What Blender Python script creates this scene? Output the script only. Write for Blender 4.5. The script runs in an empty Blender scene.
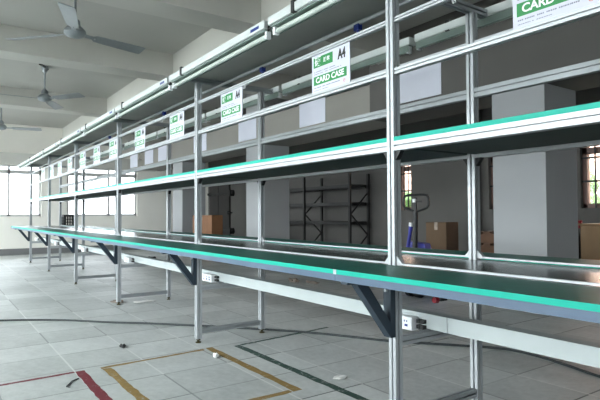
import bpy, bmesh, math, random
from mathutils import Vector, Matrix
random.seed(7)
S = bpy.context.scene
COL = S.collection
PI = math.pi

# ------------------------------------------------------------------ colours and materials
def lin(c):
    c /= 255.0
    return c / 12.92 if c <= 0.04045 else ((c + 0.055) / 1.055) ** 2.4
def rgb(r, g, b):
    return (lin(r), lin(g), lin(b), 1.0)

def mat(name, col, rough=0.5, metal=0.0, var=0.06, scale=8.0, bump=0.0, spec=0.5):
    """principled material whose colour wanders a little with a noise in object space"""
    m = bpy.data.materials.new(name); m.use_nodes = True
    nt = m.node_tree; b = nt.nodes['Principled BSDF']
    b.inputs['Roughness'].default_value = rough
    b.inputs['Metallic'].default_value = metal
    b.inputs['Specular IOR Level'].default_value = spec
    tc = nt.nodes.new('ShaderNodeTexCoord')
    nz = nt.nodes.new('ShaderNodeTexNoise'); nz.inputs['Scale'].default_value = scale; nz.inputs['Detail'].default_value = 5
    nt.links.new(tc.outputs['Object'], nz.inputs['Vector'])
    rp = nt.nodes.new('ShaderNodeValToRGB')
    rp.color_ramp.elements[0].position = 0.3; rp.color_ramp.elements[1].position = 0.7
    rp.color_ramp.elements[0].color = tuple(max(0, c * (1 - var)) for c in col[:3]) + (1,)
    rp.color_ramp.elements[1].color = tuple(min(1, c * (1 + var)) for c in col[:3]) + (1,)
    nt.links.new(nz.outputs['Fac'], rp.inputs['Fac'])
    nt.links.new(rp.outputs['Color'], b.inputs['Base Color'])
    if bump:
        bp = nt.nodes.new('ShaderNodeBump'); bp.inputs['Strength'].default_value = bump; bp.inputs['Distance'].default_value = 0.01
        nt.links.new(nz.outputs['Fac'], bp.inputs['Height']); nt.links.new(bp.outputs['Normal'], b.inputs['Normal'])
    return m

M = {}
M['alu']      = mat('anodised_aluminium', rgb(180, 184, 188), 0.48, 0.4, 0.03, 20)
M['alu_dull'] = mat('mill_aluminium', rgb(156, 161, 164), 0.55, 0.35, 0.04, 20)
M['trunk']    = mat('white_trunking', rgb(172, 180, 181), 0.5, 0.1, 0.05, 6)
M['canopy']   = mat('grey_canopy_sheet', rgb(164, 163, 158), 0.7, 0.0, 0.12, 2.5)
M['steel']    = mat('dark_blue_steel', rgb(48, 60, 72), 0.45, 0.2, 0.1, 12)
M['fascia']   = mat('blue_grey_board_edge', rgb(82, 100, 122), 0.4, 0.0, 0.05, 12)
M['mat_top']  = mat('dark_green_rubber', rgb(24, 94, 84), 0.42, 0.0, 0.12, 14, 0, 0.3)
M['mat_edge'] = mat('teal_rubber_edge', rgb(8, 166, 146), 0.5, 0.0, 0.05, 10, 0, 0.3)
M['belt']     = mat('belt_pvc', rgb(30, 50, 46), 0.22, 0.0, 0.12, 4, 0, 0.35)
M['board']    = mat('grey_board', rgb(70, 82, 80), 0.6, 0.0, 0.08, 6)
M['black']    = mat('black_plastic', rgb(24, 26, 28), 0.5)
M['white']    = mat('white_plastic', rgb(226, 229, 232), 0.45)
M['lamp']     = mat('white_enamel', rgb(196, 202, 202), 0.4, 0.0, 0.03, 10)
M['lampin']   = mat('lamp_grey_green', rgb(120, 136, 130), 0.5, 0.0, 0.05, 10)  # even grey-green of the reflector and its wing
M['tube']     = mat('frosted_tube_glass', rgb(184, 194, 188), 0.3, 0.0, 0.02, 10)
M['blue']     = mat('blue_plastic', rgb(28, 48, 120), 0.4)
M['brass']    = mat('brass', rgb(84, 78, 52), 0.4, 0.8)
M['fan']      = mat('galvanised_fan_metal', rgb(150, 156, 160), 0.38, 0.55, 0.06, 10)
M['card']     = mat('glossy_white_card', rgb(198, 200, 214), 0.35, 0.0, 0.02, 12)
M['green']    = mat('green_print', rgb(20, 128, 62), 0.45)
M['ink']      = mat('black_print', rgb(14, 14, 16), 0.5)
M['greyink']  = mat('grey_print', rgb(120, 124, 140), 0.5)
M['redink']   = mat('red_print', rgb(200, 50, 50), 0.5)
M['wall']     = mat('white_wall_paint', rgb(205, 203, 200), 0.8, 0.0, 0.04, 1.4, 0.05)
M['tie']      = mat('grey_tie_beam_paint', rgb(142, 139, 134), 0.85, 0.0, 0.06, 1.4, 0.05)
M['pillar']   = mat('grey_white_pillar_paint', rgb(158, 160, 163), 0.8, 0.0, 0.04, 1.4, 0.05)
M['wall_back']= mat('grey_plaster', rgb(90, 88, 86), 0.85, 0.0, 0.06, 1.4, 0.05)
M['wall_far'] = mat('cream_wall_paint', rgb(238, 235, 229), 0.8, 0.0, 0.04, 1.4, 0.05)
M['ceil']     = mat('grey_white_ceiling_paint', rgb(182, 181, 177), 0.85, 0.0, 0.05, 1.0, 0.04)
M['beam']     = mat('beam_paint', rgb(196, 195, 190), 0.85, 0.0, 0.05, 1.2, 0.04)
M['skirt']    = mat('grey_skirting_paint', rgb(118, 118, 120), 0.7, 0.0, 0.08, 3)
M['frame']    = mat('window_frame_aluminium', rgb(206, 206, 206), 0.5, 0.2)
M['pinkframe']= mat('reddish_window_frame', rgb(112, 84, 76), 0.5)
M['darkdoor'] = mat('dark_steel_door', rgb(40, 38, 38), 0.6, 0.0, 0.12, 3)
M['rack']     = mat('dark_rack_steel', rgb(36, 35, 35), 0.5, 0.2)
M['carton']   = mat('brown_cardboard', rgb(124, 86, 58), 0.8, 0.0, 0.1, 5)
M['carton2']  = mat('dull_cardboard', rgb(92, 72, 52), 0.8, 0.0, 0.1, 5)
M['wood']     = mat('tan_plywood', rgb(140, 112, 78), 0.6, 0.0, 0.12, 3)
M['pallet']   = mat('dark_pallet_wood', rgb(84, 58, 40), 0.8, 0.0, 0.2, 6)
M['truckblue']= mat('truck_blue_enamel', rgb(58, 62, 150), 0.4)
M['red']      = mat('red_plastic', rgb(124, 16, 30), 0.4)
M['cable']    = mat('dark_rubber_cable', rgb(44, 50, 52), 0.6)
def tape_mat(name, col, keep):
    m = mat(name, col, 0.7, 0.0, 0.15, 30); nt = m.node_tree; b = nt.nodes['Principled BSDF']
    src = b.inputs['Base Color'].links[0].from_socket
    tc = nt.nodes.new('ShaderNodeTexCoord'); nz = nt.nodes.new('ShaderNodeTexNoise'); nz.inputs['Scale'].default_value = 22; nz.inputs['Detail'].default_value = 8; nz.inputs['Roughness'].default_value = 0.75
    nt.links.new(tc.outputs['Object'], nz.inputs['Vector'])
    rp = nt.nodes.new('ShaderNodeValToRGB'); rp.color_ramp.elements[0].position = keep; rp.color_ramp.elements[1].position = keep + 0.12
    nt.links.new(nz.outputs['Fac'], rp.inputs['Fac'])
    mx = nt.nodes.new('ShaderNodeMixRGB'); mx.inputs[2].default_value = rgb(168, 170, 168)
    nt.links.new(rp.outputs['Color'], mx.inputs[0]); nt.links.new(src, mx.inputs[1]); nt.links.new(mx.outputs[0], b.inputs['Base Color'])
    return m
M['tape_y']   = tape_mat('worn_yellow_tape', rgb(142, 116, 66), 0.56)
M['tape_r']   = tape_mat('worn_red_tape', rgb(116, 40, 50), 0.57)
M['tape_g']   = tape_mat('worn_green_tape', rgb(44, 72, 64), 0.54)
M['paper']    = mat('white_paper', rgb(232, 232, 230), 0.8)
M['rag']      = mat('beige_rag', rgb(150, 138, 128), 0.9, 0.0, 0.25, 25)
M['brick']    = mat('pink_neighbour_render', rgb(206, 166, 150), 0.9, 0.0, 0.12, 2)
M['hedge']    = mat('hedge_leaves', rgb(70, 96, 52), 0.8, 0.0, 0.5, 9, 0.5)
M['ground']   = mat('yard_concrete', rgb(150, 150, 146), 0.9)

def glass_mat(nm='window_glass', c=(0.96, 0.98, 0.97, 1)):
    m = bpy.data.materials.new(nm); m.use_nodes = True
    nt = m.node_tree; nt.nodes.clear()
    out = nt.nodes.new('ShaderNodeOutputMaterial'); mix = nt.nodes.new('ShaderNodeMixShader')
    tr = nt.nodes.new('ShaderNodeBsdfTransparent'); gl = nt.nodes.new('ShaderNodeBsdfGlossy'); gl.inputs['Roughness'].default_value = 0.03
    fr = nt.nodes.new('ShaderNodeFresnel'); fr.inputs['IOR'].default_value = 1.35
    tr.inputs['Color'].default_value = c
    nt.links.new(fr.outputs[0], mix.inputs[0]); nt.links.new(tr.outputs[0], mix.inputs[1]); nt.links.new(gl.outputs[0], mix.inputs[2])
    nt.links.new(mix.outputs[0], out.inputs[0])
    return m
M['glass'] = glass_mat()
M['dimmed'] = glass_mat('dimming_window_glass', (0.58, 0.59, 0.60, 1))  # grey tint added to the far panes to cut the daylight through them

def floor_mat():
    m = bpy.data.materials.new('grey_floor_tiles'); m.use_nodes = True
    nt = m.node_tree; N = nt.nodes; L = nt.links; b = N['Principled BSDF']
    def math_(op, a, bb=None, cl=False):
        n = N.new('ShaderNodeMath'); n.operation = op; n.use_clamp = cl
        for i, v in enumerate((a, bb)):
            if v is None: continue
            if isinstance(v, (int, float)): n.inputs[i].default_value = v
            else: L.new(v, n.inputs[i])
        return n.outputs[0]
    tc = N.new('ShaderNodeTexCoord'); sp = N.new('ShaderNodeSeparateXYZ'); L.new(tc.outputs['Object'], sp.inputs[0])
    u = math_('DIVIDE', math_('ADD', sp.outputs[0], 0.99 + 408 * 0.1), 0.408)
    v = math_('DIVIDE', math_('ADD', sp.outputs[1], 0.045 + 41.5), 0.415)
    fu, fv = math_('FRACT', u), math_('FRACT', v)
    du = math_('MULTIPLY', math_('MINIMUM', fu, math_('SUBTRACT', 1.0, fu)), 0.408)
    dv = math_('MULTIPLY', math_('MINIMUM', fv, math_('SUBTRACT', 1.0, fv)), 0.415)
    ju = math_('LESS_THAN', du, 0.0055); jv = math_('LESS_THAN', dv, 0.0055)
    cmb = N.new('ShaderNodeCombineXYZ'); L.new(math_('FLOOR', u), cmb.inputs[0]); L.new(math_('FLOOR', v), cmb.inputs[1])
    wn = N.new('ShaderNodeTexWhiteNoise'); wn.noise_dimensions = '2D'; L.new(cmb.outputs[0], wn.inputs['Vector'])
    nz = N.new('ShaderNodeTexNoise'); nz.inputs['Scale'].default_value = 1.6; nz.inputs['Detail'].default_value = 8; nz.inputs['Roughness'].default_value = 0.65
    L.new(tc.outputs['Object'], nz.inputs['Vector'])
    n2 = N.new('ShaderNodeTexNoise'); n2.inputs['Scale'].default_value = 26; n2.inputs['Detail'].default_value = 6; n2.inputs['Roughness'].default_value = 0.7
    L.new(tc.outputs['Object'], n2.inputs['Vector'])
    val = math_('ADD', math_('ADD', math_('MULTIPLY', wn.outputs[0], 0.10), math_('MULTIPLY', nz.outputs['Fac'], 0.35)), math_('MULTIPLY', n2.outputs['Fac'], 0.22))
    rp = N.new('ShaderNodeValToRGB'); rp.color_ramp.elements[0].position = 0.18; rp.color_ramp.elements[1].position = 0.55
    rp.color_ramp.elements[0].color = rgb(150, 155, 154); rp.color_ramp.elements[1].color = rgb(226, 229, 228)
    L.new(val, rp.inputs[0])
    # joints: along x pale grout, along y darker; each joint shows strongly only on some runs
    wj = N.new('ShaderNodeTexWhiteNoise'); wj.noise_dimensions = '2D'
    cj = N.new('ShaderNodeCombineXYZ'); L.new(math_('ROUND', u), cj.inputs[0]); L.new(math_('FLOOR', v), cj.inputs[1]); L.new(cj.outputs[0], wj.inputs['Vector'])
    ma = N.new('ShaderNodeMixRGB'); ma.inputs[2].default_value = rgb(92, 98, 98)
    L.new(math_('MULTIPLY', ju, math_('ADD', 0.25, math_('MULTIPLY', wj.outputs[0], 0.75))), ma.inputs[0]); L.new(rp.outputs[0], ma.inputs[1])
    wk = N.new('ShaderNodeTexWhiteNoise'); wk.noise_dimensions = '2D'
    ck = N.new('ShaderNodeCombineXYZ'); L.new(math_('FLOOR', u), ck.inputs[0]); L.new(math_('ROUND', v), ck.inputs[1]); L.new(ck.outputs[0], wk.inputs['Vector'])
    mk = N.new('ShaderNodeMixRGB'); mk.inputs[1].default_value = rgb(128, 132, 132); mk.inputs[2].default_value = rgb(212, 214, 212); L.new(math_('GREATER_THAN', wk.outputs[0], 0.35), mk.inputs[0])
    mb = N.new('ShaderNodeMixRGB'); L.new(math_('MULTIPLY', jv, 0.8), mb.inputs[0]); L.new(ma.outputs[0], mb.inputs[1]); L.new(mk.outputs[0], mb.inputs[2])
    L.new(mb.outputs[0], b.inputs['Base Color'])
    b.inputs['Roughness'].default_value = 0.5
    bp = N.new('ShaderNodeBump'); bp.inputs['Strength'].default_value = 0.15; bp.inputs['Distance'].default_value = 0.004
    L.new(n2.outputs['Fac'], bp.inputs['Height']); L.new(bp.outputs[0], b.inputs['Normal'])
    return m
M['floor'] = floor_mat()

# ------------------------------------------------------------------ mesh helpers
class MB:
    """collects shapes into one mesh"""
    def __init__(s): s.v = []; s.f = []; s.mi = []
    def add(s, vs, fs, mi=0):
        o = len(s.v); s.v += [tuple(v) for v in vs]; s.f += [tuple(i + o for i in f) for f in fs]
        s.mi += [mi] * len(fs) if isinstance(mi, int) else list(mi); return s
    def box(s, x0, x1, y0, y1, z0, z1, mi=0, top=None):
        vs = [(x, y, z) for z in (z0, z1) for (x, y) in ((x0, y0), (x1, y0), (x1, y1), (x0, y1))]
        t = mi if top is None else top
        return s.add(vs, [(3, 2, 1, 0), (4, 5, 6, 7), (0, 1, 5, 4), (1, 2, 6, 5), (2, 3, 7, 6), (3, 0, 4, 7)], [mi, t, mi, mi, mi, mi])
    def prism(s, pts, ax, a, b, mi=0):
        """polygon pts extruded along axis ax from a to b"""
        n = len(pts)
        def P(p, t):
            return (t, p[0], p[1]) if ax == 0 else (p[0], t, p[1]) if ax == 1 else (p[0], p[1], t)
        vs = [P(p, a) for p in pts] + [P(p, b) for p in pts]
        fs = [tuple(range(n)), tuple(range(2 * n - 1, n - 1, -1))] + [(i, i + n, (i + 1) % n + n, (i + 1) % n) for i in range(n)]
        return s.add(vs, fs, mi)
    def tube(s, pts, r, n=10, mi=0, cap=True):
        pts = [Vector(p) for p in pts]; rings = []
        ref = None
        for i, p in enumerate(pts):
            d = (pts[min(i + 1, len(pts) - 1)] - pts[max(i - 1, 0)]).normalized()
            if ref is None:
                ref = d.cross(Vector((0, 0, 1))) if abs(d.z) < 0.9 else d.cross(Vector((1, 0, 0)))
            ref = (ref - d * ref.dot(d)).normalized(); w = d.cross(ref)
            rr = r[i] if isinstance(r, (list, tuple)) else r
            rings.append([p + (ref * math.cos(2 * PI * k / n) + w * math.sin(2 * PI * k / n)) * rr for k in range(n)])
        vs = [v for q in rings for v in q]; fs = []
        for i in range(len(pts) - 1):
            for k in range(n):
                a, b = i * n + k, i * n + (k + 1) % n
                fs.append((a, b, b + n, a + n))
        if cap: fs += [tuple(range(n - 1, -1, -1)), tuple(range((len(pts) - 1) * n, len(pts) * n))]
        return s.add(vs, fs, mi)
    def lathe(s, prof, cx=0, cy=0, n=24, mi=0):
        vs = []; fs = []
        for r, z in prof:
            vs += [(cx + r * math.cos(2 * PI * k / n), cy + r * math.sin(2 * PI * k / n), z) for k in range(n)]
        for i in range(len(prof) - 1):
            for k in range(n):
                a, b = i * n + k, i * n + (k + 1) % n
                fs.append((a, b, b + n, a + n))
        fs += [tuple(range(n - 1, -1, -1)), tuple(range((len(prof) - 1) * n, len(prof) * n))]
        return s.add(vs, fs, mi)
    def mesh(s, name, mats, smooth=False):
        me = bpy.data.meshes.new(name); me.from_pydata(s.v, [], s.f)
        for m in (mats if isinstance(mats, (list, tuple)) else [mats]): me.materials.append(M[m] if isinstance(m, str) else m)
        me.polygons.foreach_set('material_index', s.mi)
        bm = bmesh.new(); bm.from_mesh(me); bmesh.ops.recalc_face_normals(bm, faces=bm.faces[:]); bm.to_mesh(me); bm.free()
        if smooth:
            for p in me.polygons: p.use_smooth = True
            try: me.set_sharp_from_angle(angle=math.radians(40))
            except Exception: pass
        return me

def obj(name, me, parent=None, loc=(0, 0, 0), rotz=0.0):
    o = bpy.data.objects.new(name, me); COL.objects.link(o); o.location = loc; o.rotation_euler = (0, 0, rotz)
    if parent is not None: o.parent = parent
    return o
def build(name, mb, mats, parent=None, loc=(0, 0, 0), smooth=False, bev=0.0):
    o = obj(name, mb.mesh(name, mats, smooth), parent, loc)
    if bev:
        md = o.modifiers.new('bevel', 'BEVEL'); md.width = bev; md.segments = 2; md.limit_method = 'ANGLE'
    return o
def thing(name, label, cat, loc=(0, 0, 0), rotz=0.0, group=None):
    o = obj(name, None, None, loc, rotz); tag(o, label, cat, group); return o
def tag(o, label, cat, group=None):
    o['label'] = label; o['category'] = cat
    if group: o['group'] = group
    return o
def struct(name, mb, mats, parent=None, smooth=False):
    o = build(name, mb, mats, parent, smooth=smooth)
    if parent is None: o['kind'] = 'structure'
    return o
def copy_tree(o, parent=None):
    c = o.copy(); COL.objects.link(c)
    if parent is not None: c.parent = parent
    for ch in list(o.children): copy_tree(ch, c)
    return c

def slot_profile(w, h, slot=0.009, depth=0.013):
    """outline of an aluminium extrusion w x h with one groove per face, centred on 0,0"""
    a, b, s = w / 2, h / 2, slot / 2
    return [(-a, -b), (-s, -b), (-s, -b + depth), (s, -b + depth), (s, -b), (a, -b),
            (a, -s), (a - depth, -s), (a - depth, s), (a, s), (a, b),
            (s, b), (s, b - depth), (-s, b - depth), (-s, b), (-a, b),
            (-a, s), (-a + depth, s), (-a + depth, -s), (-a, -s)]
def off(pts, x, y): return [(p[0] + x, p[1] + y) for p in pts]

# ------------------------------------------------------------------ camera (fitted to the photograph's perspective)
cx, cy, cz, yaw, pit, rol, F = 1.604, -1.585, 0.942, 2.5281, 0.026, -0.0056, 522.17
fw = Vector((math.cos(pit) * math.cos(yaw), math.cos(pit) * math.sin(yaw), math.sin(pit)))
r = fw.cross(Vector((0, 0, 1))).normalized(); u = r.cross(fw)
r2 = r * math.cos(rol) + u * math.sin(rol); u2 = -r * math.sin(rol) + u * math.cos(rol)
cam = bpy.data.cameras.new('camera'); co = bpy.data.objects.new('camera', cam); COL.objects.link(co)
co.matrix_world = Matrix(((r2.x, u2.x, -fw.x, cx), (r2.y, u2.y, -fw.y, cy), (r2.z, u2.z, -fw.z, cz), (0, 0, 0, 1)))
cam.sensor_width = 36; cam.sensor_fit = 'HORIZONTAL'; cam.lens = F / 600 * 36; cam.clip_start = 0.05; cam.clip_end = 200
S.camera = co

# ------------------------------------------------------------------ room shell
XF, XR, YF, YB, ZC = -12.4, 9.0, -4.6, 5.0, 3.1
T = 0.24
struct('floor', MB().box(XF - T, XR + T, YF - T, YB + T, -0.12, 0), 'floor')
struct('ceiling', MB().box(XF - T, XR + T, YF - T, YB + T, ZC, ZC + 0.15), 'ceil')

def wall_holes(name, axis, pos, out, a0, a1, holes, m, z1=ZC):
    """wall perpendicular to axis at pos (inner face), thickness towards out, with rectangular holes (a0,a1,z0,z1)"""
    mb = MB()
    def bx(p, q, zz0, zz1):
        if q - p < 1e-4 or zz1 - zz0 < 1e-4: return
        lo, hi = min(pos, pos + out), max(pos, pos + out)
        if axis == 0: mb.box(lo, hi, p, q, zz0, zz1)
        else: mb.box(p, q, lo, hi, zz0, zz1)
    cur = a0
    for (h0, h1, hz0, hz1) in sorted(holes):
        bx(cur, h0, 0, z1); bx(h0, h1, 0, hz0); bx(h0, h1, hz1, z1); cur = h1
    bx(cur, a1, 0, z1)
    return struct(name, mb, m)

far_h = [(-4.3, -2.4, 0.91, 2.12), (-1.75, 0.585, 0.91, 2.12), (1.16, 2.92, 0.91, 2.12)]
back_h = [(-5.06, -4.5, 0.99, 2.08), (-3.0, -2.2, 0.99, 2.08), (-1.69, -0.7, 0.99, 2.08)]
front_h = [(-12.1, -8.2, 0.3, 2.75), (-7.8, -4.4, 0.8, 2.7), (-4.0, -1.6, 0.8, 2.7), (-1.3, 1.3, 0.8, 2.7)]
right_fill_h = [(-4.2, -1.4, 0.8, 2.6)]  # unseen window, added to brighten the faces turned towards +x
wall_holes('wall_far', 0, XF, -T, YF - T, YB + T, far_h, 'wall_far')
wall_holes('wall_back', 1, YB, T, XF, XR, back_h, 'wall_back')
wall_holes('wall_front', 1, YF, -T, XF, XR, front_h, 'wall')
wall_holes('wall_right', 0, XR, T, YF - T, YB + T, right_fill_h, 'wall')

wn = 0
def window(axis, pos, out, h, mulls, trans, fm, fr=0.05, grille=0, gl='glass'):
    """frame ring, mullions, transom and pane in the hole h"""
    global wn
    wn += 1
    a0, a1, z0, z1 = h; mb = MB(); g = MB()
    p0, p1 = sorted((pos + out * 0.25, pos + out * 0.55))
    def bx(b, s0, s1, zz0, zz1, d0=p0, d1=p1):
        if axis == 0: b.box(d0, d1, s0, s1, zz0, zz1)
        else: b.box(s0, s1, d0, d1, zz0, zz1)
    bx(mb, a0, a1, z0, z0 + fr); bx(mb, a0, a1, z1 - 0.02, z1); bx(mb, a0, a0 + fr, z0, z1); bx(mb, a1 - fr, a1, z0, z1)
    for q in mulls: bx(mb, q - 0.022, q + 0.022, z0, z1)
    for (q0, q1) in trans: bx(mb, a0, a1, q0, q1)
    mid = (p0 + p1) / 2
    f = struct('window_%d' % wn, mb, fm)
    bx(g, a0 + 0.01, a1 - 0.01, z0 + 0.01, z1 - 0.01, mid - 0.003, mid + 0.003)
    build('pane', g, gl, f)
    if grille:
        gb = MB(); e0, e1 = pos + out * 0.12, pos + out * 0.17
        e0, e1 = sorted((e0, e1)); n = grille
        for k in range(1, n):
            q = a0 + (a1 - a0) * k / n
            bx(gb, q - 0.009, q + 0.009, z0, z1, e0, e1)
        for zz in (z0 + 0.33, z0 + 0.62): bx(gb, a0, a1, zz - 0.012, zz + 0.012, e0, e1)
        build('grille', gb, 'rack', f)
    return f
window(0, XF, -T, far_h[0], [-3.5], [(1.93, 2.02)], 'frame', gl='dimmed')
window(0, XF, -T, far_h[1], [-0.93, -0.11], [(1.93, 2.02)], 'frame', gl='dimmed')
window(0, XF, -T, far_h[2], [2.19], [(1.93, 2.02)], 'frame', gl='dimmed')
for h in back_h: window(1, YB, T, h, [(h[0] + h[1]) / 2], [(1.66, 1.74)], 'pinkframe', 0.055, 6)
for h in front_h: window(1, YF, -T, h, [h[0] + (h[1] - h[0]) * k / 4 for k in (1, 2, 3)], [(1.93, 2.0)], 'frame')

for h in right_fill_h: window(0, XR, T, h, [-3.2, -2.2], [(1.93, 2.0)], 'frame')  # added fill-light window, out of view
# lintel beam over the far windows, skirting, ceiling beams, pillars
struct('trim_1', MB().box(XF, XF + 0.22, YF, 3.4, 2.12, 2.40), 'beam')
struct('baseboard_far', MB().box(XF, XF + 0.02, YF, YB, 0, 0.15), 'skirt')
struct('baseboard_back', MB().box(XF, XR, YB - 0.02, YB, 0, 0.15), 'skirt')
struct('trim_2', MB().box(XF, XR, 1.05, 1.33, 2.72, ZC), 'beam')            # long ceiling beam
for k, (x0, x1) in enumerate(((-8.70, -8.36), (-5.44, -5.10), (-3.13, -2.79), (-0.3, 0.04))):
    struct('trim_%d' % (3 + k), MB().box(x0, x1, YF, 1.05, 2.80, ZC).box(x0, x1, 1.33, YB, 2.80, ZC), 'beam')
for k, (x0, x1) in enumerate(((-1.55, -1.0), (-6.57, -6.03), (-10.06, -9.49))):
    struct('trim_%d' % (7 + k), MB().box(x0, x1, 3.0, 3.56, 0, ZC), 'pillar')  # square pillars
struct('trim_10', MB().box(-3.3, XR, 2.965, 3.58, 2.13, ZC), 'wall_back')  # right part of the pillar beam, its shade put in as darker paint
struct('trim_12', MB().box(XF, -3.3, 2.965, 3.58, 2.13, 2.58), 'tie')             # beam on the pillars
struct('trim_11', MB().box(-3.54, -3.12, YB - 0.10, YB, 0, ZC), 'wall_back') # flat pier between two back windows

# dark steel double door in the corner of the back wall
d = struct('door_1', MB().box(-12.2, -11.66, YB - 0.05, YB, 0.02, 2.12).box(-11.64, -11.0, YB - 0.05, YB, 0.02, 2.12), 'darkdoor')
for z in (1.50, 0.49):
    b = MB().box(-12.2, -10.82, YB - 0.12, YB - 0.08, z - 0.03, z + 0.03).box(-10.88, -10.78, YB - 0.14, YB, z - 0.045, z + 0.045).box(-10.86, -10.80, YB - 0.13, YB, z - 0.08, z + 0.08)
    b.box(-10.84, -10.70, YB - 0.11, YB - 0.07, z - 0.015, z + 0.015).box(-12.15, -12.1, YB - 0.12, YB, z - 0.05, z + 0.05)
    build('security_bar', b, 'black', d)
build('latch', MB().box(-11.14, -11.0, YB - 0.10, YB - 0.05, 0.93, 1.02).box(-11.05, -10.9, YB - 0.09, YB, 0.96, 0.99), 'black', d)

# outside
struct('ground', MB().box(-40, 40, -40, 40, -0.30, -0.13), 'ground')
nb = struct('backdrop_building', MB().box(-16, 12, 13.0, 13.4, -0.12, 7), 'brick')
hb = MB()
for k in range(150):
    x = random.uniform(-16, 8); z = random.uniform(0.1, 1.75); y = 9 + random.uniform(-0.3, 0.5); rr = random.uniform(0.22, 0.42)
    hb.lathe([(0.05 * rr, z - rr), (0.7 * rr, z - 0.7 * rr), (rr, z), (0.7 * rr, z + 0.7 * rr), (0.05 * rr, z + rr)], x, y, 9)
h = build('hedge', hb, 'hedge', smooth=True); tag(h, 'green hedge outside the barred back windows', 'hedge'); h.location.z = 0.0

# ------------------------------------------------------------------ assembly bench
bench = thing('assembly_bench', 'long double sided conveyor workbench of aluminium posts, green mats and upper shelf', 'workbench')
D = 0.542                                    # rear posts start here
NS = list(range(-1, 6))
PX = lambda n: -2.0 * n
post_me = MB().prism(off(slot_profile(0.04, 0.04), 0.02, 0.02), 2, 0.03, 1.915).mesh('post', 'alu')
foot_me = MB().lathe([(0.021, 0), (0.021, 0.008), (0.008, 0.012), (0.008, 0.03)], 0.02, 0.02, 14).box(0.008, 0.032, 0.008, 0.032, 0.018, 0.03).mesh('leveling_foot', 'brass')
low_me = MB().prism(off(slot_profile(0.032, 0.036), 0.02, 0.084), 1, 0.04, D).mesh('cross_bar', 'alu_dull')
up_me = MB().prism(off(slot_profile(0.032, 0.036), 0.02, 0.400), 1, 0.04, D).mesh('cross_bar', 'alu')
arm_me = MB().prism(off(slot_profile(0.036, 0.036), 0.02, 1.934), 1, -0.105, 0.665).mesh('top_arm', 'alu_dull')
def bracket_me(s):
    # s=+1: front overhang (towards -y), s=-1: rear
    mb = MB(); y = (lambda t: -t) if s > 0 else (lambda t: D + 0.04 + t)
    def bx(x0, x1, ya, yb, z0, z1):
        a, b = sorted((y(ya), y(yb))); mb.box(x0, x1, a, b, z0, z1)
    bx(-0.001, 0.041, 0.0, 0.028, 0.425, 0.68)
    bx(0.0, 0.04, 0.028, 0.26, 0.662, 0.68)
    if s < 0:
        mb = MB(); bx(0.0, 0.04, 0.0005, 0.024, 0.59, 0.68); bx(0.0, 0.04, 0.0245, 0.26, 0.662, 0.68); return mb.mesh('bracket', 'steel')
    pts = [(y(0.028), 0.427), (y(0.028), 0.49), (y(0.158), 0.662), (y(0.212), 0.662)]
    mb.prism(pts, 0, 0.0, 0.04)
    return mb.mesh('bracket', 'steel')
brk_me = {1: bracket_me(1), -1: bracket_me(-1)}
bolt_me = MB().tube([(0.02, 0.001, 0), (0.02, -0.012, 0)], 0.007, 8).mesh('bolt', 'alu')
def gusset_me(s, x):
    return MB().prism([(x, 0.7245), (x + s * 0.034, 0.7245), (x + s * 0.030, 0.733), (x + s * 0.006, 0.758), (x, 0.762)], 1, 0.010, 0.030).mesh('corner_bracket', 'alu')
gus_me = [gusset_me(-1, 0.0), gusset_me(1, 0.04)]
def shelfbr_me(s, x):
    return MB().prism([(x, 1.2045), (x + s * 0.032, 1.2045), (x + s * 0.006, 1.168), (x, 1.166)], 1, 0.008, 0.032).mesh('shelf_bracket', 'black')
shb_me = [shelfbr_me(-1, 0.0), shelfbr_me(1, 0.04)]
for n in NS:
    x = PX(n)
    for yb, s in ((0, 1), (D, -1)):
        p = obj('post', post_me, bench, (x, yb, 0))
        obj('leveling_foot', foot_me, p)
        for q in (0, 1): obj('corner_bracket', gus_me[q], p); obj('shelf_bracket', shb_me[q], p)
        br = obj('bracket', brk_me[s], bench, (x, 0, 0))
        for z in ((0.45, 0.62) if s > 0 else (0.62,)):
            bo = obj('bolt', bolt_me, br, (0, -0.028 if s > 0 else D + 0.064, z), 0)
            if s < 0: bo.rotation_euler = (PI, 0, 0)
    obj('cross_bar', low_me, bench, (x, 0, 0)); obj('cross_bar', up_me, bench, (x, 0, 0))
    obj('top_arm', arm_me, bench, (x, 0, 0))

# per-bay rails and shelf (bay from post n+1 to post n)
BL = 1.96
lowr_me = MB().prism(off(slot_profile(0.026, 0.026, 0.005, 0.009), 0.02, 1.5425), 0, 0, BL).mesh('lower_rail', 'alu')
lowr2_me = MB().prism(off(slot_profile(0.030, 0.045, 0.007, 0.010), 0.02, 1.520), 0, 0, BL).mesh('lower_rail', 'alu_dull')
upr_me = MB().prism(off(slot_profile(0.022, 0.022, 0.004, 0.007), 0.02, 1.764), 0, 0, BL).mesh('upper_rail', 'alu')
shr_me = MB().prism(off(slot_profile(0.04, 0.040, 0.006, 0.013), 0.02, 1.225), 0, 0, BL).mesh('shelf_rail', 'alu')
shb = MB().box(0, BL, 0.04, D, 1.223, 1.2445).mesh('shelf_board', 'board')
shm = MB().box(0, BL, 0.0, D + 0.04, 1.2452, 1.263, 0, 1).mesh('shelf_mat', ['mat_edge', 'mat_top'])
edge_me = MB().box(0, BL, 0.012, 0.028, 0.7245, 0.732).mesh('belt_edge_rail', 'alu')
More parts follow.
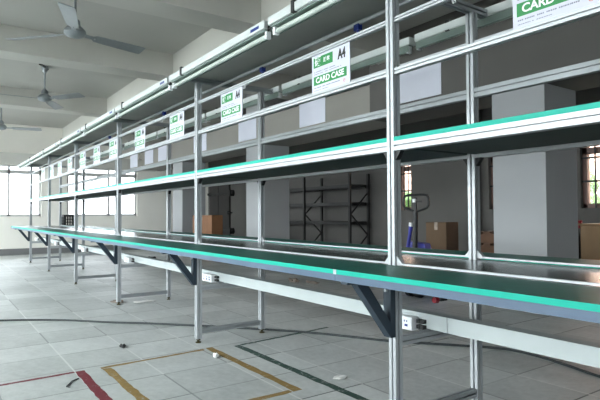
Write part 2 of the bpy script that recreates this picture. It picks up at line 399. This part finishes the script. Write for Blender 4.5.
for n in NS[:-1]:
    x = PX(n + 1) + 0.04
    obj('lower_rail', lowr_me, bench, (x, 0, 0)); obj('lower_rail', lowr2_me, bench, (x, D, 0))
    obj('upper_rail', upr_me, bench, (x, 0, 0)); obj('upper_rail', upr_me, bench, (x, D, 0))
    obj('shelf_rail', shr_me, bench, (x, 0, 0)); obj('shelf_rail', shr_me, bench, (x, D, 0))
    sb = obj('shelf_board', shb, bench, (x, 0, 0)); obj('shelf_mat', shm, sb)
    obj('belt_edge_rail', edge_me, bench, (x, 0, 0)); obj('belt_edge_rail', edge_me, bench, (x, D, 0))

# worktops front and rear, in two-metre panels, with rubber mats
XE = -10.26
cuts = [XE, -8.0, -6.0, -4.0, -2.0, 0.0, 2.3]
def worktop(x0, x1, y0, y1, front):
    m = MB().box(x0 + 0.001, x1 - 0.001, y0, y1, 0.68, 0.7055)
    w = build('worktop', m, 'fascia', bench)
    mm = MB().box(x0 + 0.001, x1 - 0.001, y0, y1, 0.706, 0.724, 0, 1)
    build('rubber_mat', mm, ['mat_edge', 'mat_top'], w)
for a, b in zip(cuts[:-1], cuts[1:]):
    worktop(a + 0.013, b + 0.013, -0.30, -0.006, True); worktop(a + 0.013, b + 0.013, D + 0.046, 0.885, False)
build('joint_strip', MB().box(0.003, 0.021, -0.3015, -0.30, 0.705, 0.7245), 'alu', bench)
# conveyor between the post rows
build('conveyor_bed', MB().box(XE, 2.3, 0.045, D - 0.005, 0.662, 0.712), 'board', bench)
bm_ = MB().box(XE - 0.03, 2.3, 0.05, D - 0.01, 0.7125, 0.7165)
build('conveyor_belt', bm_, 'belt', bench)
inner = MB().box(XE, 2.3, 0.0, 0.0445, 0.690, 0.7165).box(XE, 2.3, D - 0.0045, D + 0.04, 0.690, 0.7165)
build('belt_side_plate', inner, 'alu_dull', bench)
build('end_roller', MB().tube([(XE - 0.03, 0.06, 0.69), (XE - 0.03, D - 0.02, 0.69)], 0.028, 16), 'alu_dull', bench, smooth=True)
# cable trunking with socket blocks under the table
tr = build('cable_trunking', MB().box(XE + 0.2, 2.3, 0.172, 0.232, 0.4405, 0.505), 'trunk', bench)
build('trunking_joint', MB().box(0.165, 0.170, 0.170, 0.234, 0.4402, 0.5055), 'alu_dull', tr)
for n in NS[1:]:
    x = PX(n)
    build('trunking_saddle', MB().box(x + 0.008, x + 0.032, 0.18, 0.224, 0.4183, 0.4403), 'alu_dull', tr)
    so = build('socket_box', MB().box(x - 0.16, x + 0.012, 0.128, 0.1718, 0.428, 0.486), 'white', tr, bev=0.003)
    ho = MB()
    for k in range(3):
        q = x - 0.135 + k * 0.05
        ho.box(q, q + 0.006, 0.1272, 0.129, 0.462, 0.470).box(q + 0.014, q + 0.020, 0.1272, 0.129, 0.462, 0.470).box(q + 0.004, q + 0.022, 0.1272, 0.129, 0.443, 0.453)
    build('socket_hole', ho, 'blue', so)
    sc = MB()
    for i in (0, 1):
        for j in (0, 1):
            sc.box(x + 0.018 + i * 0.022, x + 0.034 + i * 0.022, 0.150, 0.1718, 0.438 + j * 0.024, 0.454 + j * 0.024)
    build('terminal_block', sc, 'black', tr)
# red stop button under the table
sb = build('stop_button', MB().box(0.165, 0.205, 0.09, 0.13, 0.586, 0.66), 'black', bench)
build('button_cap', MB().tube([(0.185, 0.0895, 0.590), (0.185, 0.072, 0.590)], [0.014, 0.012], 14), 'red', sb, smooth=True)
# compressed air pipe along the top arms, with blue valves
ap = build('air_pipe', MB().tube([(XE + 0.25, 0.17, 1.904), (2.3, 0.17, 1.904)], 0.0115, 10), 'alu', bench, smooth=True)
for x in (-0.37, -1.305, -3.08, -4.9, -6.6):
    v = build('air_valve', MB().box(x - 0.018, x + 0.018, 0.157, 0.183, 1.868, 1.898).tube([(x, 0.17, 1.87), (x, 0.17, 1.85)], 0.008, 8), 'blue', ap)
    build('valve_nozzle', MB().tube([(x, 0.17, 1.8498), (x, 0.17, 1.835)], 0.005, 8), 'white', v)
for a, b in zip(cuts[:-1], cuts[1:]):
    build('canopy_panel', MB().box(max(a, -10.0) + 0.022, b + 0.018, -0.100, 0.258, 1.9525, 1.9585), 'canopy', bench)
# small hooks under the upper rail
for x in (-1.27, -2.72, 0.35):
    build('hook', MB().tube([(x, 0.02, 1.7525), (x, 0.02, 1.735), (x, 0.008, 1.730), (x, 0.002, 1.738)], 0.003, 6), 'white', bench)

# ------------------------------------------------------------------ fluorescent fittings on the arms
def fixture(name_label, x0, L, rear, group):
    t = thing('fluorescent_fixture', name_label, 'light fixture', (x0, 0, 0), 0, group)
    Y = (lambda q: q) if not rear else (lambda q: D + 0.04 - q - 0.022)
    def bx(mb, xa, xb, ya, yb, z0, z1):
        a, b = sorted((Y(ya), Y(yb))); return mb.box(xa, xb, a, b, z0, z1)
    h = build('housing', bx(MB(), 0.02, L - 0.02, -0.166, -0.106, 1.922, 1.966), 'lamp', t, bev=0.004)
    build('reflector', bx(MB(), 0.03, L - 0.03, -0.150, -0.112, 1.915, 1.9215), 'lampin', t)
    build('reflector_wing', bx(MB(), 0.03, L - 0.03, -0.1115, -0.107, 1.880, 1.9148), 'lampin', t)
    build('tube', MB().tube([(0.055, Y(-0.126), 1.893), (L - 0.055, Y(-0.126), 1.893)], 0.013, 12), 'tube', t, smooth=True)
    for q in (0.03, L - 0.05):
        build('lamp_holder', bx(MB(), q, q + 0.02, -0.142, -0.1122, 1.874, 1.9148), 'white', t, bev=0.002)
    build('housing_label', bx(MB(), L - 0.16, L - 0.07, -0.1668, -0.1662, 1.934, 1.95), 'blue', h)
    build('clip', bx(MB(), 0.24, 0.265, -0.1705, -0.1065, 1.918, 1.978), 'black', t)
    if not rear:
        build('wire', MB().tube([(L - 0.02, Y(-0.135), 1.935), (L + 0.0, Y(-0.150), 1.905), (L + 0.02, Y(-0.135), 1.93)], 0.006, 6), 'black', t)
    return t
ORD = ['nearest the camera, running out of the top of the photo', 'second', 'third', 'fourth', 'fifth', 'sixth', 'seventh', 'last']
for k in range(8):
    x1 = 0.68 - 1.395 * k; x0 = x1 - 1.395
    lab = ('front fluorescent fitting nearest the camera, running out of the top edge' if k == 0 else
           'front fluorescent fitting at the far window end of the row' if k == 7 else
           '%s white fluorescent fitting along the front of the bench top, counted from the near end' % ORD[k])
    fixture(lab, x0, 1.395, False, 'fluorescent fittings along the front of the bench')
for k in range(7):
    x1 = 0.93 - 1.395 * k; x0 = x1 - 1.395
    lab = ('rear fluorescent fitting nearest the camera, behind the near rear post' if k == 0 else
           'rear fluorescent fitting at the far window end of the row' if k == 6 else
           '%s fluorescent fitting along the rear of the bench top, counted from the near end' % ORD[k])
    fixture(lab, x0, 1.395, True, 'fluorescent fittings along the rear of the bench')

# ------------------------------------------------------------------ card case signs
def text_mesh(s, size, m, bold=0.0, sx=1.0):
    cu = bpy.data.curves.new('lettering', 'FONT'); cu.body = s; cu.size = size; cu.align_x = 'CENTER'; cu.align_y = 'CENTER'
    cu.extrude = 0.0003; cu.offset = bold
    o = bpy.data.objects.new('lettering', cu); COL.objects.link(o)
    bpy.context.view_layer.update()
    me = bpy.data.meshes.new_from_object(o.evaluated_get(bpy.context.evaluated_depsgraph_get()))
    bpy.data.objects.remove(o); me.materials.clear(); me.materials.append(M[m])
    me.transform(Matrix(((sx, 0, 0, 0), (0, 0, -1, 0), (0, 1, 0, 0), (0, 0, 0, 1))))
    return me
CW, CH = 0.30, 0.196
card_me = MB().box(-CW / 2, CW / 2, -0.0015, 0.0015, -CH / 2, CH / 2).mesh('sheet', 'card')
def pr(u0, u1, v0, v1, y0=-0.0022): return MB().box(-CW / 2 + u0 * CW, -CW / 2 + u1 * CW, y0, -0.0014, CH / 2 - v1 * CH, CH / 2 - v0 * CH)
g1_me = pr(0.05, 0.57, 0.06, 0.33).mesh('title_block', 'green')
g2_me = pr(0.05, 0.92, 0.56, 0.79).mesh('title_band', 'green')
t1 = text_mesh('硬', 0.052, 'white', 0.0006); t2 = text_mesh('胶套', 0.026, 'white', 0.0004)
t3 = text_mesh('A4', 0.066, 'ink', 0.003, 0.72); t4 = text_mesh('CARD CASE', 0.0395, 'white', 0.0011, 1.06)
def lines_me():
    mb = MB(); rn = random.Random(3)
    for v, u1, hh in ((0.43, 0.62, 0.022), (0.49, 0.80, 0.016), (0.845, 0.74, 0.024), (0.92, 0.45, 0.014)):
        uu = 0.06
        while uu < u1:
            w = rn.uniform(0.012, 0.03)
            if rn.random() > 0.15:
                mb.box(-CW / 2 + uu * CW, -CW / 2 + (uu + w * 0.75) * CW, -0.0018, -0.0014, CH / 2 - (v + hh) * CH, CH / 2 - v * CH)
            uu += w
    return mb.mesh('small_print', 'greyink')
ln_me = lines_me()
def ring_me():
    mb = MB(); n = 16; vs = []; fs = []
    for k in range(n):
        a = 2 * PI * k / n
        for rr in (0.0085, 0.0065): vs.append((math.cos(a) * rr, -0.0019, math.sin(a) * rr))
    for k in range(n): q = 2 * k; fs.append((q, q + 1, (q + 3) % (2 * n), (q + 2) % (2 * n)))
    mb.add(vs, fs); mb.box(-0.004, 0.004, -0.0019, -0.0015, -0.001, 0.001)
    return mb.mesh('stamp', 'redink')
rg_me = ring_me()
def card(x, y, rz, label, group):
    t = thing('card_case_sign', label, 'sign', (x, y, 1.6545), rz, group)
    obj('sheet', card_me, t); a = obj('title_block', g1_me, t); b = obj('title_band', g2_me, t)
    obj('lettering', t1, a, (-CW / 2 + 0.17 * CW, -0.0026, CH / 2 - 0.195 * CH)); obj('lettering', t2, a, (-CW / 2 + 0.41 * CW, -0.0026, CH / 2 - 0.195 * CH))
    obj('lettering', t3, t, (-CW / 2 + 0.80 * CW, -0.0019, CH / 2 - 0.21 * CH))
    obj('lettering', t4, b, (-CW / 2 + 0.485 * CW, -0.0026, CH / 2 - 0.675 * CH))
    obj('small_print', ln_me, t); obj('stamp', rg_me, t, (-CW / 2 + 0.86 * CW, 0, CH / 2 - 0.88 * CH))
    return t
fx = [0.737, -0.408, -1.455, -2.395, -3.31, -4.20, -4.90, -5.61, -6.39, -7.13, -7.78, -8.6]
fl = ['A4 card sign in the top right corner of the photo, cut by its edge',
      'large A4 card sign with green CARD CASE band left of the near front post',
      'A4 card sign right of the second front post from the right, third largest',
      'A4 card sign just left of the second front post from the right',
      'A4 card sign right of the third front post from the right',
      'A4 card sign just left of the third front post from the right',
      'A4 card sign in the middle between the third and fourth front posts',
      'A4 card sign close right of the fourth front post from the right',
      'A4 card sign just left of the fourth front post from the right',
      'A4 card sign midway between the fourth and fifth front posts',
      'A4 card sign close right of the fifth front post from the right',
      'farthest A4 card sign on the front rail, near the window end']
for x, l in zip(fx, fl): card(x, 0.02, 0, l, 'card signs on the front rail')
bx_ = [0.773, -0.32, -1.295, -2.207, -3.15, -4.16, -4.63, -5.21]
bl = ['white back of a card on the rear rail at the right edge of the photo',
      'white back of a card on the rear rail just right of the near front post',
      'white back of a card on the rear rail below the large card sign',
      'white back of a card on the rear rail left of the second rear post',
      'white back of a card on the rear rail beside the second front post',
      'white back of a card on the rear rail left of the third rear post',
      'white back of a card on the rear rail, second farthest',
      'farthest white back of a card on the rear rail']
for x, l in zip(bx_, bl): card(x, D + 0.02, PI, l, 'card signs on the rear rail seen from behind')

# ------------------------------------------------------------------ ceiling fans
def fan(x, y, ang, label, drop=0.0):
    t = thing('ceiling_fan', label, 'ceiling fan', (x, y, ZC), 0, 'ceiling fans in front of the bench')
    zb = -0.48
    mt = build('ceiling_mount', MB().lathe([(0.045, -0.0005), (0.045, -0.02), (0.03, -0.09), (0.014, -0.10)], n=16), 'fan', t, smooth=True)
    build('mount_wire', MB().tube([(0.03, 0, -0.02), (0.09, -0.05, -0.012), (0.15, -0.09, -0.018)], 0.016, 6).tube([(-0.03, 0.02, -0.02), (-0.08, 0.05, -0.018)], 0.016, 6), 'black', mt)
    build('rod', MB().tube([(0, 0, -0.10), (0, 0, zb + 0.10)], 0.0125, 10), 'fan', t, smooth=True)
    build('motor_canopy', MB().lathe([(0.014, zb + 0.15), (0.045, zb + 0.12), (0.05, zb + 0.075)], n=16), 'fan', t, smooth=True)
    build('motor', MB().lathe([(0.03, zb + 0.075), (0.07, zb + 0.06), (0.094, zb + 0.03), (0.098, zb + 0.005), (0.08, zb - 0.02), (0.045, zb - 0.033), (0.012, zb - 0.038)], n=28), 'fan', t, smooth=True)
    for k in range(3):
        a = ang + k * 2 * PI / 3
        # blade: arm then widening pitched paddle, modelled along +x and turned
        secs = [(0.085, 0.020), (0.17, 0.022), (0.20, 0.050), (0.30, 0.056), (0.50, 0.062), (0.68, 0.066), (0.70, 0.060)]
        mb = MB(); vs = []; fs = []
        for (q, w) in secs:
            for s, tz in ((-1, 0.003), (1, 0.003), (1, -0.003), (-1, -0.003)):
                yy = s * w; zz = zb + 0.005 - yy * 0.24 + tz - (abs(yy) ** 2) * 1.2
                vs.append((q * math.cos(a) - yy * math.sin(a), q * math.sin(a) + yy * math.cos(a), zz))
        for i in range(len(secs) - 1):
            for j in range(4):
                p, q2 = i * 4 + j, i * 4 + (j + 1) % 4
                fs.append((p, q2, q2 + 4, p + 4))
        fs += [(0, 1, 2, 3), tuple(len(vs) - 4 + j for j in (3, 2, 1, 0))]
        mb.add(vs, fs)
        bl_ = build('blade', mb, 'fan', t)
        c, s_ = math.cos(a), math.sin(a)
        build('blade_screw', MB().tube([(0.19 * c, 0.19 * s_, zb + 0.0), (0.19 * c, 0.19 * s_, zb - 0.008)], 0.008, 8), 'alu', bl_)
    return t
fan(-3.52, -0.52, math.radians(103), 'largest grey ceiling fan, at the top left of the photo')
fan(-6.68, -0.27, math.radians(33), 'middle grey ceiling fan on a visible rod beyond the nearest fan')
fan(-9.87, -0.52, math.radians(75), 'farthest ceiling fan, small at the left edge above the windows')

# ------------------------------------------------------------------ things behind the bench
def rack(x0, x1, y0, y1, zt, levels, label):
    t = thing('storage_rack', label, 'rack', (0, 0, 0), 0, 'empty storage racks by the back wall')
    ux = [x0, (x0 + x1) / 2 , x1 - 0.045]
    for x in ux:
        for y in (y0, y1 - 0.04): build('upright', MB().box(x, x + 0.045, y, y + 0.04, 0, zt), 'rack', t)
        br = MB(); zz = 0.15; fl = 0
        while zz + 0.38 < zt:
            a, b = (y0 + 0.04, y1 - 0.04) if fl == 0 else (y1 - 0.04, y0 + 0.04)
            br.prism([(a, zz), (a, zz + 0.03), (b, zz + 0.41), (b, zz + 0.38)], 0, x + 0.012, x + 0.03)
            zz += 0.38; fl = 1 - fl
        build('brace', br, 'rack', t)
    for z in levels:
        for y in (y0 + 0.041, y1 - 0.07):
            for a, b in ((ux[0] + 0.0455, ux[1] - 0.0005), (ux[1] + 0.0455, ux[2] - 0.0005)):
                build('beam', MB().box(a, b, y, y + 0.029, z - 0.05, z), 'rack', t)
        build('shelf', MB().box(x0 + 0.046, x1 - 0.046, y0 + 0.045, y1 - 0.045, z + 0.0005, z + 0.012), 'rack', t)
    return t
rack(-8.31, -5.44, 4.45, 4.93, 1.66, (0.16, 0.78, 1.13, 1.45), 'dark empty steel rack with four shelves against the back wall')

def carton(x0, x1, y0, y1, z0, z1, m, label, group=None, rz=0.0):
    cx_, cy_ = (x0 + x1) / 2, (y0 + y1) / 2; a, b = (x1 - x0) / 2, (y1 - y0) / 2
    t = thing('carton', label, 'box', (cx_, cy_, z0), rz, group)
    H = z1 - z0
    build('body', MB().box(-a, a, -b, b, 0, H), m, t, bev=0.004)
    fl = MB().box(-a + 0.003, -0.002, -b + 0.002, b - 0.002, H + 0.0003, H + 0.004).box(0.002, a - 0.003, -b + 0.002, b - 0.002, H + 0.0003, H + 0.004)
    build('flap', fl, m, t)
    build('packing_tape', MB().box(-0.025, 0.025, -b - 0.0006, b + 0.0006, H + 0.0043, H + 0.005).box(-0.025, 0.025, -b - 0.001, -b - 0.0003, H - 0.1, H + 0.005), 'rag', t)
    return t
carton(-8.93, -7.98, 3.0, 3.24, 0.462, 0.915, 'carton', 'brown carton in front of the dark door, upper of two', 'cartons stacked by the dark door')
carton(-8.94, -7.97, 2.99, 3.25, 0.0, 0.455, 'carton', 'lower brown carton carrying another in front of the dark door', 'cartons stacked by the dark door')
carton(-3.31, -2.99, 4.0, 4.3, 0.40, 0.81, 'carton2', 'dull brown carton behind the pallet truck, upper of two', 'cartons behind the pallet truck', 0.12)
carton(-3.36, -2.95, 3.96, 4.36, 0.0, 0.392, 'carton2', 'lower dull brown carton behind the pallet truck', 'cartons behind the pallet truck')

# wooden cabinet on the right with a red clamp on it
cb = thing('wooden_cabinet', 'tan wooden cabinet at the right edge under the barred window', 'cabinet', (-1.41, 4.40, 0))
build('body', MB().box(0, 0.9, 0.02, 0.5, 0.06, 0.79), 'wood', cb)
build('top_board', MB().box(-0.01, 0.91, -0.01, 0.51, 0.7905, 0.812), 'wood', cb, bev=0.003)
build('plinth', MB().box(0.03, 0.87, 0.05, 0.47, 0, 0.0595), 'pallet', cb)
for q in (0.01, 0.455):
    dd = build('door', MB().box(q, q + 0.435, 0.002, 0.0195, 0.08, 0.775), 'wood', cb)
    build('handle', MB().box(q + (0.39 if q < 0.1 else 0.03), q + (0.405 if q < 0.1 else 0.045), -0.012, 0.0015, 0.45, 0.58), 'rack', dd)
rc = thing('clamp', 'small red clamp hooked on the left corner of the tan cabinet', 'clamp', (-1.48, 4.44, 0.706))
build('jaw', MB().tube([(0.075, 0, 0.125), (0.03, 0, 0.128), (0.0, 0, 0.165), (-0.05, 0, 0.20)], 0.018, 8), 'red', rc, smooth=True)
build('grip', MB().tube([(0.068, 0.0, 0.1225), (0.05, 0, 0.095), (0.052, 0, 0.05)], 0.016, 8), 'red', rc, smooth=True)

# dark pallets standing in a stack beside the pillar
for k in range(5):
    z = k * 0.141
    t = thing('wooden_pallet', ['lowest', 'second lowest', 'middle', 'second highest', 'topmost'][k] + ' dark wooden pallet in the stack left of the bright pillar', 'pallet', (-2.55, 4.0, z), 0, 'dark pallets stacked left of the pillar')
    for j in range(3): build('runner', MB().box(0, 0.9, 0.02 + j * 0.36, 0.10 + j * 0.36, 0.0, 0.115), 'pallet', t)
    for j in range(6): build('slat', MB().box(j * 0.16, j * 0.16 + 0.1, 0, 0.84, 0.1155, 0.14), 'pallet', t)

# hand pallet truck
pt = thing('pallet_truck', 'blue hand pallet truck with black loop handle standing behind the bench', 'pallet truck', (-2.46, 2.9, 0), math.radians(0))
for s in (-1, 1):
    fk = build('fork', MB().prism([(0.12, 0.075), (1.0, 0.075), (1.06, 0.05), (1.0, 0.035), (0.12, 0.035)], 1, s * 0.19 - 0.075, s * 0.19 + 0.075), 'truckblue', pt)
    fk.rotation_euler = (0, 0, PI / 2)
    w_ = build('load_wheel', MB().tube([(0.9, s * 0.19 - 0.035, 0.034), (0.9, s * 0.19 + 0.035, 0.034)], 0.034, 14), 'black', fk, smooth=True)
cr = MB().box(-0.27, 0.27, 0.06, 0.14, 0.036, 0.40)
cr.prism([(-0.17, 0.40), (0.17, 0.40), (0.09, 0.60), (-0.17, 0.62)], 1, 0.0, 0.10)
build('carriage', cr, 'truckblue', pt, bev=0.006)
build('pump', MB().lathe([(0.05, 0.14), (0.05, 0.40), (0.03, 0.42), (0.03, 0.52)], 0, -0.05, 16), 'truckblue', pt, smooth=True)
for s in (-1, 1): build('steer_wheel', MB().tube([(s * 0.03, -0.05, 0.09), (s * 0.085, -0.05, 0.09)], 0.09, 20), 'black', pt, smooth=True)
build('axle', MB().tube([(-0.10, -0.05, 0.09), (0.10, -0.05, 0.09)], 0.018, 10).box(-0.028, 0.028, -0.08, -0.02, 0.07, 0.16), 'rack', pt)
hd = build('handle', MB().tube([(0, -0.05, 0.50), (0, -0.03, 0.96)], 0.029, 12), 'black', pt, smooth=True)
lp = [(0, -0.03, 0.95), (-0.045, -0.03, 0.965), (-0.165, -0.028, 1.00), (-0.185, -0.027, 1.03), (-0.185, -0.026, 1.10), (-0.165, -0.025, 1.135), (-0.12, -0.025, 1.145),
      (0.12, -0.025, 1.145), (0.165, -0.025, 1.135), (0.185, -0.026, 1.10), (0.185, -0.027, 1.03), (0.165, -0.028, 1.00), (0.045, -0.03, 0.965), (0, -0.03, 0.95)]
build('handle_loop', MB().tube(lp, 0.014, 8), 'black', hd, smooth=True)
build('release_lever', MB().box(-0.012, 0.012, -0.04, -0.02, 0.96, 1.115).box(-0.01, 0.10, -0.045, -0.035, 1.06, 1.078), 'black', hd)
build('handle_label', MB().box(-0.018, 0.018, -0.0655, -0.0635, 1.06, 1.10).box(-0.018, 0.018, -0.064, -0.04, 1.06, 1.10), 'white', hd)
lv = build('foot_lever', MB().tube([(-0.15, 0.0, 0.55), (-0.11, -0.01, 0.70), (-0.09, -0.01, 0.80)], [0.022, 0.020, 0.026], 10), 'truckblue', pt, smooth=True)
build('lever_tip', MB().tube([(-0.092, -0.01, 0.79), (-0.085, -0.01, 0.83)], 0.027, 10), 'white', lv, smooth=True)

# black crate on the far end of the rear worktop
ck = thing('plastic_crate', 'black slatted plastic crate on the far end of the rear worktop', 'crate', (-10.02, 0.735, 0.7245))
build('rim', MB().box(-0.20, 0.20, -0.14, -0.125, 0.18, 0.22).box(-0.20, 0.20, 0.125, 0.14, 0.18, 0.22).box(-0.20, -0.185, -0.125, 0.125, 0.18, 0.22).box(0.185, 0.20, -0.125, 0.125, 0.18, 0.22), 'black', ck)
cs = MB().box(-0.19, 0.19, -0.13, 0.13, 0.0, 0.012)
for k in range(9):
    q = -0.185 + k * 0.0445
    for y in (-0.13, 0.12): cs.box(q, q + 0.016, y, y + 0.01, 0.0, 0.18)
for k in range(6):
    q = -0.12 + k * 0.044
    for x in (-0.19, 0.18): cs.box(x, x + 0.01, q, q + 0.016, 0.0, 0.18)
for z in (0.06, 0.12): cs.box(-0.19, 0.19, -0.128, -0.122, z, z + 0.015).box(0.182, 0.188, -0.125, 0.125, z, z + 0.015)
build('body', cs, 'black', ck)

# ------------------------------------------------------------------ on the floor
def strip(a, b, w, m, label, cat='floor tape', z=0.0006, ragged=0.004):
    a, b = Vector(a), Vector(b); dd = (b - a); L = dd.length; dd.normalize(); nn = Vector((-dd.y, dd.x))
    n = max(3, int(L / 0.05)); rn = random.Random(hash(label) % 999 if False else len(label))
    vs = []; fs = []
    for i in range(n + 1):
        p = a + dd * (L * i / n)
        for s in (1, -1):
            q = p + nn * s * (w / 2 + rn.uniform(-ragged, ragged)); vs += [(q.x, q.y, 0.0002), (q.x, q.y, z)]
    for i in range(n):
        k = 4 * i; fs += [(k + 1, k + 5, k + 7, k + 3), (k, k + 4, k + 5, k + 1), (k + 2, k + 3, k + 7, k + 6)]
    fs += [(0, 1, 3, 2), (4 * n, 4 * n + 2, 4 * n + 3, 4 * n + 1)]
    o = build('floor_tape', MB().add(vs, fs), m); tag(o, label, cat, 'worn tape markings on the floor'); return o
strip((-1.72, -0.70), (-0.6, -0.70), 0.05, 'tape_y', 'worn yellow floor tape in the foreground running towards the camera')
strip((-1.745, -0.73), (-1.775, -0.03), 0.03, 'tape_y', 'thin yellow floor tape running to the foot of the second front post', z=0.0009)
strip((-1.80, 0.018), (-0.70, 0.018), 0.052, 'tape_y', 'long yellow floor tape beginning at the foot of the second front post')
strip((-0.715, -0.02), (-0.715, -0.45), 0.04, 'tape_y', 'short yellow floor tape at the near end, at the bottom edge of the photo', z=0.0009)
strip((-1.76, -0.85), (-0.9, -0.855), 0.055, 'tape_r', 'wide red floor tape in the left foreground')
strip((-1.75, -0.88), (-1.73, -1.9), 0.028, 'tape_r', 'thin red floor tape at the lower left edge of the photo', z=0.0009)
strip((-1.74, 0.21), (-0.2, 0.205), 0.05, 'tape_g', 'dark green floor tape running towards the near front post')
strip((-1.735, 0.24), (-1.82, 1.1), 0.03, 'tape_g', 'thin green floor tape running back under the bench', z=0.0009)

pts = [(-4.1, -1.9), (-3.86, -1.35), (-3.74, -1.08), (-3.62, -0.877), (-3.40, -0.60), (-3.11, -0.347), (-2.8, -0.03), (-2.51, 0.227), (-2.15, 0.53), (-1.80, 0.80), (-1.48, 0.99), (-1.17, 1.15), (-0.95, 1.32), (-0.80, 1.44), (-0.62, 1.58), (-0.42, 1.65), (-0.13, 1.60), (0.14, 1.52), (0.7, 1.40), (1.4, 1.38)]
def smooth_path(p, k=5):
    out = []
    for i in range(len(p) - 1):
        p0, p1, p2, p3 = (Vector(p[max(i - 1, 0)]), Vector(p[i]), Vector(p[i + 1]), Vector(p[min(i + 2, len(p) - 1)]))
        for j in range(k):
            t = j / k
            q = 0.5 * ((2 * p1) + (p2 - p0) * t + (2 * p0 - 5 * p1 + 4 * p2 - p3) * t * t + (-p0 + 3 * p1 - 3 * p2 + p3) * t ** 3)
            out.append((q.x, q.y, 0.0085))
    out.append((p[-1][0], p[-1][1], 0.0085)); return out
o = build('floor_cable', MB().tube(smooth_path(pts), 0.0085, 8), 'cable', smooth=True); tag(o, 'dark cable lying across the tiled floor and under the bench', 'cable')

def crumple(name, x, y, rx, ry, rz, m, label, cat, seed, group=None):
    rn = random.Random(seed); bm = bmesh.new(); bmesh.ops.create_icosphere(bm, subdivisions=3, radius=1)
    for v in bm.verts:
        q = v.co.normalized(); k = 1 + 0.28 * math.sin(5 * q.x + seed) * math.cos(4 * q.y - seed) + rn.uniform(-0.12, 0.12)
        v.co = Vector((q.x * rx * k, q.y * ry * k, max(0.0, (q.z * 0.5 + 0.42) * rz * k)))
    me = bpy.data.meshes.new(name); bm.to_mesh(me); bm.free(); me.materials.append(M[m])
    o = obj(name, me, None, (x, y, 0.0005)); tag(o, label, cat, group); return o
crumple('paper_ball', -1.545, -0.05, 0.022, 0.018, 0.028, 'paper', 'small crumpled white paper ball on the yellow floor tape', 'paper', 1)
crumple('debris', -2.17, -0.47, 0.035, 0.02, 0.022, 'black', 'small black scrap on the floor left of the second front post', 'scrap', 2)
crumple('debris', -4.13, 0.05, 0.09, 0.06, 0.02, 'rag', 'grey scrap on the floor below the third cross bar', 'scrap', 3)
crumple('debris', -3.98, 0.30, 0.05, 0.12, 0.015, 'paper', 'flat pale scrap under the third frame of the bench', 'scrap', 4)
crumple('plastic_scrap', -0.73, 0.335, 0.03, 0.045, 0.01, 'paper', 'thin pale plastic scrap on the floor left of the near post', 'scrap', 5)
crumple('rag', -4.35, 2.50, 0.10, 0.06, 0.05, 'rag', 'crumpled beige rag on the floor seen under the table', 'rag', 6)
crumple('rag', -4.08, 2.62, 0.13, 0.05, 0.03, 'rag', 'flat beige rag beside the crumpled one under the table', 'rag', 7)
crumple('debris', -8.6, 2.0, 0.12, 0.09, 0.10, 'black', 'dark scrap on the bright floor beyond the third post', 'scrap', 8)
o = build('wire_scrap', MB().tube([(-1.60, -0.89, 0.004), (-1.57, -0.93, 0.004), (-1.49, -0.975, 0.004), (-1.47, -0.965, 0.004)], 0.0035, 6), 'cable'); tag(o, 'bent piece of dark wire beside the red floor tape', 'wire')

# ------------------------------------------------------------------ daylight
w = bpy.data.worlds.new('daylight'); S.world = w; w.use_nodes = True
bg = w.node_tree.nodes['Background']; bg.inputs['Color'].default_value = (0.93, 0.97, 1.0, 1); bg.inputs['Strength'].default_value = 5.0
def portal(loc, rot, sx, sy):
    l = bpy.data.lights.new('window_portal', 'AREA'); l.shape = 'RECTANGLE'; l.size = sx; l.size_y = sy; l.cycles.is_portal = True
    o = bpy.data.objects.new('window_portal', l); COL.objects.link(o); o.location = loc; o.rotation_euler = rot
for (a, b, z0, z1) in front_h: portal(((a + b) / 2, YF - T - 0.02, (z0 + z1) / 2), (PI / 2, 0, 0), b - a, z1 - z0)
for (a, b, z0, z1) in right_fill_h: portal((XR + T + 0.02, (a + b) / 2, (z0 + z1) / 2), (PI / 2, 0, PI / 2), b - a, z1 - z0)
for (a, b, z0, z1) in far_h: portal((XF - T - 0.02, (a + b) / 2, (z0 + z1) / 2), (PI / 2, 0, -PI / 2), b - a, z1 - z0)
for (a, b, z0, z1) in back_h: portal(((a + b) / 2, YB + T + 0.02, (z0 + z1) / 2), (-PI / 2, 0, 0), b - a, z1 - z0)

S.view_settings.view_transform = 'Standard'; S.view_settings.look = 'None'; S.view_settings.gamma = 1; S.view_settings.use_curve_mapping = False
S.view_settings.exposure = 2.1
S.cycles.max_bounces = 10; S.cycles.diffuse_bounces = 6; S.cycles.glossy_bounces = 4; S.cycles.transparent_max_bounces = 12
S.cycles.use_denoising = True; S.cycles.sample_clamp_indirect = 8
